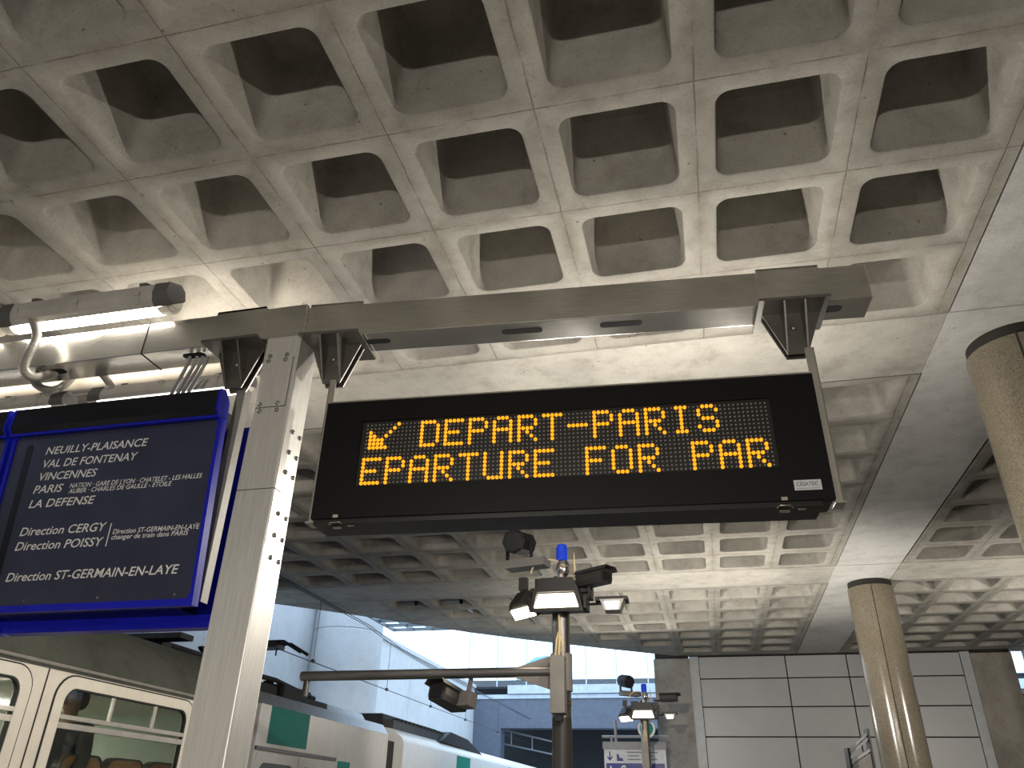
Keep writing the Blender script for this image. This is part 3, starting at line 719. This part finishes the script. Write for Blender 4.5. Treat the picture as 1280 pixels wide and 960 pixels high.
def loudspeaker(loc, rz, rx, label):
    t = thing('loudspeaker', label, 'loudspeaker', loc, rz, 'projector loudspeakers on the masts')
    m_ = Matrix.Rotation(R_(rx), 4, 'X')
    MB(m_).lathe([(.06, .17), (.115, .15), (.12, -.12), (.125, -.13), (.115, -.14), (.01, -.135)], (0, 0, 0), 'y', 8).build('drum', M['speaker'], t)
    MB(m_).lathe([(.105, -.142), (.10, -.146), (.005, -.146)], (0, 0, 0), 'y', 8).build('grille', M['black'], t)
    b = MB(); b.box(-.135, -.125, -.03, .03, -.18, .02); b.box(.125, .135, -.03, .03, -.18, .02); b.box(-.135, .135, -.03, .03, -.19, -.18); b.build('bracket', M['speaker'], t)
    b = MB(); b.box(-.12, .30, -.08, .08, -.27, -.19); b.build('mounting_plate', M['camgrey'], t)
loudspeaker((-1.70, 7.25, 3.50), R_(-14), 10, 'black octagonal loudspeaker on top of the nearer lighting mast')
loudspeaker((-1.62, 16.35, 3.50), R_(40), 12, 'grey-black loudspeaker tilted on top of the farther lighting mast')
c1 = camera_box('security_camera', 'dark boxy camera under a sloping hood, right side of the nearer mast', (-.96, 7.15, MASTZ+.07), R_(58), .95, 'security cameras', R_(0))
b = MB(); b.tube([(0, .06, -.06), (0, .06, -.14), (-.02, .10, -.19)], .016, 8); b.build('stand', M['cam'], c1)
c2 = camera_box('security_camera', 'dark flat camera on the right of the farther mast', (-.80, 16.3, MASTZ+.16), R_(80), 1.0, 'security cameras')
b = MB(); b.tube([(0, .3, -.03), (0, -.1, -.06)], .016, 8); b.build('stand', M['cam'], c2)
# track-side arm of the near mast
t = thing('track_arm', 'long grey tube arm reaching from the nearer mast out over the tracks', 'bracket', (MASTX, 7.3, 2.29))
MB().tube([(-2.58, 0, -.005), (-.05, 0, 0)], .046, 16).build('tube', M['mast'], t, smooth=40)
MB().tube([(-2.52, 0, -.04), (-2.52, 0, -.19)], .03, 10).build('end_peg', M['mast_dark'], t, smooth=40)
b = MB(); b.prism([(-.45, .03), (-.08, .14), (-.08, -.16), (-.45, -.04)], -.02, .02, 'y'); b.build('gusset_plate', M['box'], t)
b = MB(); b.lathe([(.10, -.17), (.10, .15)]); b.build('clamp', M['box'], t, smooth=40)
c3 = camera_box('security_camera', 'grey boxy camera hanging under the tube arm over the tracks', (-2.36, 7.30, 2.07), R_(-20), 1.12, 'security cameras', R_(-12))
b = MB(); b.tube([(.16, .08, .20), (.16, .08, .02)], .022, 8); b.box(.085, .22, .02, .14, -.06, .07); b.build('bracket', M['camgrey'], c3)

# ================================================================= TRAINS
TX = -5.0
FLZ = .32
def windows_wall(mb, x0, x1, spans, z0, z1, y0, y1, zlo, zhi, r=.11):
    """side wall with rounded openings; spans are the pane ranges along y"""
    cuts = [y0]
    for a, b in spans: cuts += [a-.07, b+.07]
    cuts.append(y1)
    for k in range(0, len(cuts), 2): mb.box(x0, x1, cuts[k], cuts[k+1], z0, z1)
    for a, b in spans:
        mb.box(x0, x1, a-.07, b+.07, z0, zlo-.07); mb.box(x0, x1, a-.07, b+.07, zhi+.05, z1)
        mb.frame(rrect_outer(a-.07, b+.07, zlo-.07, zhi+.05), rrect(a, b, zlo, zhi, r), x0, x1, 'x')
t = thing('train_car', 'old cream train car with a sooty dark roof, a dark-coated person in its window', 'train', (TX, 3.0, -.9), 0, 'train cars at the platform')
tl = Matrix.Translation((-TX, -3.0, .9))
GZ = 2.09
spans = [(-.6, 1.05), (1.5, 3.15), (3.45, 5.10), (5.56, 7.20)]
mb = MB(tl); windows_wall(mb, TX-.05, TX, spans, .1, GZ, -4, 8.4, .85, 1.965); mb.build('side_wall', M['cream'], t)
mb = MB(tl); mb.box(TX-2.85, TX-2.8, -4, 8.4, .1, GZ); mb.box(TX-2.85, TX, 8.37, 8.4, .1, GZ); mb.build('far_wall', M['greenwall'], t)
mb = MB(tl); mb.box(TX-2.8, TX-.05, -4, 8.37, -.4, FLZ); mb.build('floor_pan', M['dark'], t)
mb = MB(tl); mb.box(TX-2.8, TX-.06, -4, 8.37, GZ-.03, GZ-.005); mb.build('inner_ceiling', M['cream'], t)
mb = MB(tl); mb.box(TX-1.0, TX-.75, 3.3, 4.95, GZ-.09, GZ-.035); mb.box(TX-2.3, TX-2.1, -1, 7.9, GZ-.07, GZ-.035); mb.build('ceiling_lamp', M['trainlamp'], t)
pts = [(TX+.005, GZ-.02)]+[(TX-1.425+1.43*math.cos(R_(a)), GZ+.665*math.sin(R_(a))) for a in range(4, 178, 6)]+[(TX-2.855, GZ-.02)]
mb = MB(tl); mb.prism(pts, -4, 8.42, 'y'); mb.build('roof', M['roof'], t, smooth=40)
mb = MB(tl); mb.tube([(TX+.012, -4, GZ+.015), (TX+.012, 8.4, GZ+.015)], .014, 8); mb.build('gutter', M['trim'], t)
for a, b_ in spans:
    z0, z1, zt = .85, 1.965, 1.72
    q = MB(tl); q.frame(rrect(a-.10, b_+.10, z0-.1, z1+.085, .17), rrect(a, b_, z0, z1, .11), TX, TX+.012, 'x'); fr = q.build('window_frame', M['cream'], t, smooth=30)
    q = MB(tl); q.frame(rrect(a-.112, b_+.112, z0-.112, z1+.097, .18), rrect(a-.10, b_+.10, z0-.1, z1+.085, .17), TX, TX+.008, 'x'); q.build('seal', M['rubber'], fr)
    q = MB(tl); q.frame(rrect(a, b_, z0, z1, .11), rrect(a+.014, b_-.014, z0+.014, z1-.014, .10), TX-.03, TX+.006, 'x'); q.build('gasket', M['rubber'], fr)
    q = MB(tl); q.box(TX-.025, TX+.014, a, b_, zt+.012, zt+.045); q.box(TX-.025, TX+.014, a, b_, zt-.055, zt-.012)
    q.build('transom', M['trim'], fr)
    for yy in (a+.58, a+1.16): MB(tl).box(TX-.02, TX+.004, yy-.011, yy+.011, zt+.04, z1-.01).build('mullion', M['trim'], fr)
    q = MB(tl); q.box(TX-.014, TX-.008, a+.005, b_-.005, z0+.005, z1-.005); q.build('pane', M['glass'], fr)
for y in (1.28, 3.30, 5.33):
    q = MB(tl); q.box(TX, TX+.004, y-.006, y+.006, .2, GZ-.02); q.build('panel_seam', M['rubber'], t)
def seat(y0, x0, rot=0):
    q = MB(tl @ Matrix.Translation((x0, y0, FLZ)));
    q.prism(rrect(0, .50, .50, 1.19, .10), -.03, .03, 'x'); s1 = q.build('seat_back', M['seat'], t, smooth=30)
    q = MB(tl @ Matrix.Translation((x0, y0, FLZ))); q.frame(rrect(-.018, .518, .48, 1.208, .115), rrect(0, .50, .50, 1.19, .10), -.04, .04, 'x'); q.build('seat_shell', M['seatframe'], s1)
    q = MB(tl @ Matrix.Translation((x0, y0, FLZ))); q.box(-.45, .0, .02, .48, .38, .47, .03); q.build('seat_cushion', M['seat'], s1)
    q = MB(tl @ Matrix.Translation((x0, y0, FLZ))); q.box(-.3, -.1, .15, .35, 0, .38); q.build('seat_foot', M['seatframe'], s1)
for y in (6.16, 6.74, 7.32): seat(y, TX-.42)
for y in (3.5, 4.1): seat(y, TX-.42)
# second unit: white with teal stripes and roof gear
t2 = thing('train_car', 'white train car with teal stripes and black roof gear, right of the steel post', 'train', (TX, 8.6, -.9), 0, 'train cars at the platform')
t2l = Matrix.Translation((-TX, -8.6, .9)); G2Z = 2.20
def bodypts(x, gz, rz): return [(x, -.4), (x, gz-.02), (x-.03, gz), (x-.22, gz+.20), (x-.5, rz), (x-2.3, rz), (x-2.6, gz+.2), (x-2.8, gz), (x-2.8, -.4)]
q = MB(t2l); q.prism([(TX, -.4), (TX, G2Z), (TX-2.8, G2Z), (TX-2.8, -.4)], 8.55, 12.50, 'y'); q.build('body', M['trainwhite'], t2)
q = MB(t2l); q.prism([(TX+.004, G2Z), (TX-.10, G2Z+.14), (TX-2.7, G2Z+.14), (TX-2.8, G2Z)], 8.55, 12.48, 'y'); q.build('cornice', M['traingrey'], t2)
for a, b_, z0, z1 in ((8.8, 9.78, 1.80, G2Z+.001), (10.75, 11.15, .2, 1.73), (8.8, 9.78, .2, .9)):
    q = MB(t2l); q.box(TX-.001, TX+.003, a, b_, z0, z1); q.build('teal_stripe', M['teal'], t2)
MB(t2l).box(TX, TX+.02, 8.56, 10.66, 1.72, 1.76).build('door_rail', M['mast_dark'], t2)
for a in (8.6, 9.62):
    q = MB(t2l); q.frame(rrect(a, a+1.0, .15, 1.70, .05), rrect(a+.1, a+.9, .8, 1.6, .1), TX-.001, TX+.012, 'x'); d_ = q.build('door', M['trainwhite'], t2)
    q = MB(t2l); q.prism(rrect(a+.1, a+.9, .8, 1.6, .1), TX-.001, TX+.006, 'x'); q.build('door_window', M['black'], d_)
q = MB(t2l); q.box(TX, TX+.006, 11.6, 12.2, 1.55, 1.60); q.box(TX, TX+.01, 12.15, 12.25, 1.50, 1.64); q.build('side_label', M['rubber'], t2)
q = MB(t2l); zt = G2Z+.14
q.box(TX-2.3, TX-.3, 8.5, 9.4, zt, zt+.16, .03); q.box(TX-2.2, TX-.25, 9.45, 10.15, zt, zt+.20, .04); q.box(TX-2.0, TX-.32, 10.2, 10.9, zt, zt+.13, .03)
for k in range(6): q.lathe([(.07, zt), (.09, zt+.05), (.07, zt+.1), (.09, zt+.15), (.06, zt+.22)], (TX-.45, 8.7+.35*k, 0), 'z', 12)
q.tube([(TX-.3, 8.5, zt+.2), (TX-.35, 9.4, zt+.23), (TX-.4, 10.6, zt+.16)], .03, 8); q.build('roof_gear', M['rubber'], t2)
q = MB(t2l); q.prism([(TX-.3, zt), (TX-.4, zt+.14), (TX-2.4, zt+.14), (TX-2.5, zt)], 10.95, 12.3, 'y'); q.build('roof_duct', M['traingrey'], t2)
q = MB(t2l); q.box(TX-2.6, TX-.15, 12.5, 13.15, -.2, G2Z-.05); q.build('gangway', M['rubber'], t2)
t3 = thing('train_car', 'farthest white train car, its roof running off towards the footbridge', 'train', (TX, 13.2, -.9), 0, 'train cars at the platform')
t3l = Matrix.Translation((-TX, -13.2, .9))
q = MB(t3l); q.prism([(TX, -.4), (TX, G2Z-.05), (TX-.04, G2Z+.02), (TX-.25, G2Z+.16), (TX-.7, G2Z+.22), (TX-2.1, G2Z+.22), (TX-2.8, G2Z), (TX-2.8, -.4)], 13.2, 28.5, 'y'); q.build('body', M['trainwhite'], t3, smooth=30)
for a in (16.2, 20.5, 24):
    q = MB(t3l); q.box(TX-.001, TX+.004, a, a+.95, .2, G2Z-.06); q.build('teal_stripe', M['teal'], t3)
for a in (13.9, 18.0, 22.0):
    q = MB(t3l); q.prism(rrect(a, a+1.8, .75, 1.6, .12), TX-.001, TX+.006, 'x'); q.build('window', M['black'], t3)
q = MB(t3l); q.box(TX-.45, TX-.25, 13.3, 17.0, G2Z+.15, G2Z+.3); q.build('roof_rail', M['mast_dark'], t3)
q = MB(t3l)
for k in range(16): q.box(TX-.36, TX-.24, 13.5+.2*k, 13.6+.2*k, G2Z+.29, G2Z+.34)
q.box(TX-1.6, TX-.5, 13.4, 16.4, G2Z+.18, G2Z+.42, .03); q.build('roof_gear', M['rubber'], t3)
q = MB(t3l); q.prism([(15.6, G2Z+.15), (16.2, G2Z+.36), (17.4, G2Z+.32), (18.6, G2Z+.1)], TX-.9, TX-.15, 'x'); q.build('roof_hood', M['rubber'], t3)
# pantograph on the car behind the post
p = thing('pantograph', 'black current collector raised to the wire behind the steel post', 'pantograph', (-6.4, 9.6, 2.6))
WZ = 3.29
pm = Matrix.Translation((6.4, -9.6, -2.6))
q = MB(pm); q.box(-6.95, -5.85, 8.0, 8.25, 2.84, 2.90); q.box(-6.5, -6.3, 8.3, 10.0, 2.72, 2.88); q.tube([(-6.0, 8.1, 2.76), (-6.0, 9.3, 2.74)], .015, 8); q.build('base_frame', M['wire'], p)
q = MB(pm); q.tube([(-6.4, 9.9, 2.7), (-6.4, 9.2, 2.95), (-6.4, 10.5, WZ-.12)], .03, 8); q.tube([(-6.1, 9.3, 2.6), (-6.1, 8.9, 2.78), (-6.1, 8.4, 2.8)], .018, 8); q.build('knee_arm', M['wire'], p)
q = MB(pm)
for dy in (0, .22):
    q.tube([(-6.4+.75*s_, 10.5+dy, WZ-.02-(.16*max(0, abs(s_)-.6)/.4)**1.0) for s_ in [k/10 for k in range(-10, 11)]], .022, 8)
q.box(-6.75, -6.05, 10.48, 10.74, WZ-.10, WZ-.03)
for k in range(4): q.tube([(-6.7+.2*k, 10.6, WZ-.03), (-6.7+.2*k, 10.6, WZ-.2)], .012, 6)
q.build('bow', M['wire'], p, smooth=50)
# overhead line
ow = thing('overhead_line', 'black overhead contact wire and carrying wire hung along the track', 'cable', (-6.45, 12, 3.3))
om = Matrix.Translation((6.45, -12, -3.3))
MB(om).tube([(-6.45, -4, 3.27), (-6.45, 12, 3.31), (-6.45, 30, 3.35)], .009, 6).build('contact_wire', M['wire'], ow)
def mess(y): return min(4.325, 4.15+(.0105*(y-18.6)**2 if y < 18.6 else .0))
for dx in (0, .07): MB(om).tube([(-6.45+dx, y, mess(y)) for y in [4+.8*k for k in range(33)]], .008, 6).build('carrying_wire', M['wire'], ow)
for y in (12.45, 15.8, 18.6, 21.5, 25):
    q = MB(om); q.tube([(-6.45, y, 3.31), (-6.45, y, mess(y))], .005, 5); q.box(-6.47, -6.43, y-.04, y+.04, 3.30, 3.35); q.build('dropper', M['wire'], ow)

# person standing inside the old car
def skin_body(name, mat, parent, verts, edges, radii, sub=2):
    me = bpy.data.meshes.new(name); me.from_pydata(verts, edges, []); o = bpy.data.objects.new(name, me); COL.objects.link(o)
    sk = o.modifiers.new('s', 'SKIN'); sk.use_smooth_shade = True
    for i, r in enumerate(radii): me.skin_vertices[0].data[i].radius = r if isinstance(r, tuple) else (r, r)
    me.skin_vertices[0].data[0].use_root = True
    ss = o.modifiers.new('u', 'SUBSURF'); ss.levels = ss.render_levels = sub
    dg = bpy.context.evaluated_depsgraph_get(); m2 = bpy.data.meshes.new_from_object(o.evaluated_get(dg))
    bpy.data.objects.remove(o); bpy.data.meshes.remove(me); m2.name = name
    m2.materials.clear(); m2.materials.append(mat); m2.shade_smooth()
    o = bpy.data.objects.new(name, m2); COL.objects.link(o); o.parent = parent; return o
pe = thing('person', 'person in a dark coat standing behind the train window, head turned left', 'person', (-5.62, 6.40, FLZ), R_(180))
V_ = [(0, 0, .95), (0, 0, 1.15), (0, 0, 1.36), (0, 0, 1.47), (0, .02, 1.53), (0, .03, 1.62), (0, .03, 1.71), (-.20, 0, 1.40), (-.26, .03, 1.13), (-.24, .2, .95), (.20, 0, 1.40), (.26, .03, 1.13), (.24, .2, .95),
      (-.10, 0, .86), (-.11, .02, .48), (-.11, -.02, .08), (-.12, .12, .03), (.10, 0, .86), (.11, .02, .48), (.11, -.02, .08), (.12, .12, .03)]
E_ = [(0, 1), (1, 2), (2, 3), (3, 4), (4, 5), (5, 6), (2, 7), (7, 8), (8, 9), (2, 10), (10, 11), (11, 12), (0, 13), (13, 14), (14, 15), (15, 16), (0, 17), (17, 18), (18, 19), (19, 20)]
R__ = [(.16, .11), (.15, .11), (.17, .11), (.06, .06), .055, (.085, .10), (.075, .09), .065, .05, .035, .065, .05, .035, .085, .06, .045, .04, .085, .06, .045, .04]
skin_body('body', M['skin'], pe, V_, E_, R__)
skin_body('coat', M['coat'], pe, [(0, 0, .72), (0, 0, .95), (0, 0, 1.15), (0, 0, 1.37), (0, .0, 1.46), (-.20, 0, 1.40), (-.265, .03, 1.13), (-.25, .17, .98), (.20, 0, 1.40), (.265, .03, 1.13), (.25, .17, .98)],
          [(0, 1), (1, 2), (2, 3), (3, 4), (3, 5), (5, 6), (6, 7), (3, 8), (8, 9), (9, 10)], [(.20, .15), (.19, .14), (.18, .13), (.19, .13), (.08, .08), .08, .065, .05, .08, .065, .05])
skin_body('hair', M['hair'], pe, [(0, -.05, 1.56), (0, -.045, 1.66), (0, -.01, 1.755), (0, .045, 1.775)], [(0, 1), (1, 2), (2, 3)], [(.09, .06), (.108, .085), (.105, .09), (.075, .05)])
q = MB(); q.prism([(.105, 1.60), (.15, 1.605), (.115, 1.66)], -.014, .014, 'x'); q.build('nose', M['skin'], pe)
for hx in (-.24, .24):      # hands: palm with separate fingers
    vs = [(hx, .2, .95), (hx, .235, .93)]; es = [(0, 1)]; rs = [.026, .03]
    for k in range(4):
        a = -.028+.019*k; n0 = len(vs); l = (.030, .036, .038, .033)[k]
        vs += [(hx+a, .255, .915), (hx+a, .255+l*.6, .895), (hx+a, .255+l*.9, .865)]; es += [(1, n0), (n0, n0+1), (n0+1, n0+2)]; rs += [.010, .009, .008]
    s_ = 1 if hx < 0 else -1; n0 = len(vs); vs += [(hx+s_*.035, .225, .92), (hx+s_*.05, .25, .90)]; es += [(1, n0), (n0, n0+1)]; rs += [.011, .009]
    skin_body('hand', M['skin'], pe, vs, es, rs, 1)

# ================================================================= FAR SMALL THINGS
t = thing('exit_sign', 'white and blue hanging exit sign half hidden behind the farther mast', 'sign', (-1.62, 17.6, 1.7))
em = Matrix.Translation((1.62, -17.6, -1.7))
MB(em).box(-2.26, -1.0, 17.6, 17.72, 1.75, 2.36).build('panel', M['signwhite'], t)
MB(em).box(-2.22, -1.04, 17.594, 17.6, 1.76, 2.10).build('blue_field', M['signblue'], t)
MB(em).box(-2.28, -.98, 17.56, 17.76, 2.36, 2.50).build('top_casing', M['signgrey'], t)
q = MB(em); q.tube([(-2.30, 17.66, 2.60), (-.95, 17.66, 2.60)], .028, 10); q.tube([(-2.01, 17.66, 2.36), (-2.01, 17.66, 2.92)], .03, 10); q.tube([(-2.1, 17.66, 2.4), (-2.1, 17.66, 2.62)], .025, 8)
q.tube([(-2.22, 17.66, 0), (-2.22, 17.66, 1.76)], .03, 8); q.tube([(-1.05, 17.66, 0), (-1.05, 17.66, 1.76)], .03, 8); q.build('hanger_rod', M['signgrey'], t, smooth=40)
def etext(body, x, z, w, mat, size=None): return text('lettering', body, mat, t, em @ Matrix.Translation((x, 17.5925, z)) @ Matrix.Rotation(R_(90), 4, 'X'), width=w, size=size, bold=.01)
etext('Sortie', -1.92, 1.84, .62, M['white'], .32)
q = MB(em); q.box(-2.145, -2.115, 17.592, 17.594, 1.82, 2.05); q.prism([(-2.19, 1.90), (-2.07, 1.90), (-2.13, 1.80)], 17.592, 17.594, 'y'); q.build('down_arrow', M['white'], t)
q = MB(em); q.box(-2.155, -2.13, 17.596, 17.6, 2.19, 2.32); q.prism([(-2.20, 2.21), (-2.19, 2.235), (-2.142, 2.19), (-2.095, 2.235), (-2.085, 2.21), (-2.142, 2.14)], 17.596, 17.6, 'y'); q.build('dark_arrow', M['signblue'], t)
q = MB(em); q.prism([(-2.0, 2.14), (-2.0, 2.28), (-1.95, 2.25), (-1.95, 2.20), (-1.89, 2.20), (-1.86, 2.14)], 17.596, 17.6, 'y'); q.build('escalator_symbol', M['signblue'], t)
q = MB(em)
for k, w_ in enumerate(((.30, .26), (.24, .16), (.27, .25))):
    q.box(-1.78, -1.78+w_[0], 17.597, 17.6, 2.29-.065*k, 2.315-.065*k); q.box(-1.42, -1.42+w_[1], 17.597, 17.6, 2.29-.065*k, 2.315-.065*k)
q.build('small_print', M['cable'], t)
t = thing('information_board', 'slim grey information board with dark frame left of the farther column', 'sign', (2.13, 14.0, 0), R_(18))
q = MB(); q.box(-.20, -.17, -.06, .06, 0, 2.14); q.build('side_frame', M['black'], t)
q = MB(); q.box(.17, .20, -.06, .06, 0, 2.42); q.build('side_frame', M['black'], t)
q = MB(); q.prism([(-.17, .6), (.17, .6), (.17, 2.08), (-.17, 1.90)], -.03, .03, 'y'); q.build('screen', M['camgrey'], t)
q = MB(); q.prism([(-.17, 1.92), (.17, 2.10), (.17, 2.14), (-.17, 1.96)], -.04, .04, 'y'); q.prism([(-.17, 2.02), (.17, 2.26), (.17, 2.30), (-.17, 2.06)], -.03, .03, 'y'); q.prism([(-.17, 2.09), (.17, 2.33), (.17, 2.36), (-.17, 2.12)], -.03, .03, 'y'); q.build('louvre', M['signgrey'], t)
t = thing('round_sign', 'small round white sign on a strap behind the farther mast', 'sign', (MASTX+.02, 16.52, 2.65))
MB().lathe([(.17, 0), (.17, .03), (.16, .035)], (0, 0, 0), 'y', 28).build('disc', M['signwhite'], t, smooth=40)
MB().lathe([(.13, -.002), (.13, 0)], (0, 0, 0), 'y', 28).build('green_centre', M['teal'], t)
t = thing('stair_handrail', 'thin metal handrail sloping down inside the dark hall below the footbridge', 'handrail', (-6.5, BY+1, 2.5))
hm = Matrix.Translation((6.5, -BY-1, -2.5))
a0, a1 = atY(612, 908, BY+1), atY(691, 927, BY+1); b0, b1 = atY(612, 926, BY+1), atY(691, 943, BY+1)
q = MB(hm); q.tube([a0, a1, b1], .035, 8); q.build('top_rail', M['traingrey'], t, smooth=50)
q = MB(hm); q.tube([b0, b1], .03, 8); q.build('lower_rail', M['traingrey'], t, smooth=50)
for k in (.35, .68):
    q = MB(hm); q.tube([a0.lerp(a1, k), b0.lerp(b1, k)], .022, 8); q.build('baluster', M['traingrey'], t)
t = thing('glass_canopy', 'pale cyan canopy building seen through the bright end glazing', 'building', (-3.5, 40, -1))
q = MB(); q.prism([(-6.1, 0), (-6.0, 7.6), (-5.5, 8.6), (-4.9, 9.0), (-4.2, 9.1), (-4.2, 0)], -.5, 1.5, 'y'); q.build('curved_bay', M['cyan'], t)
q = MB(); q.box(-2.6, -1.2, 0, 2, 0, 7.6); q.build('low_bay', M['cyan'], t)
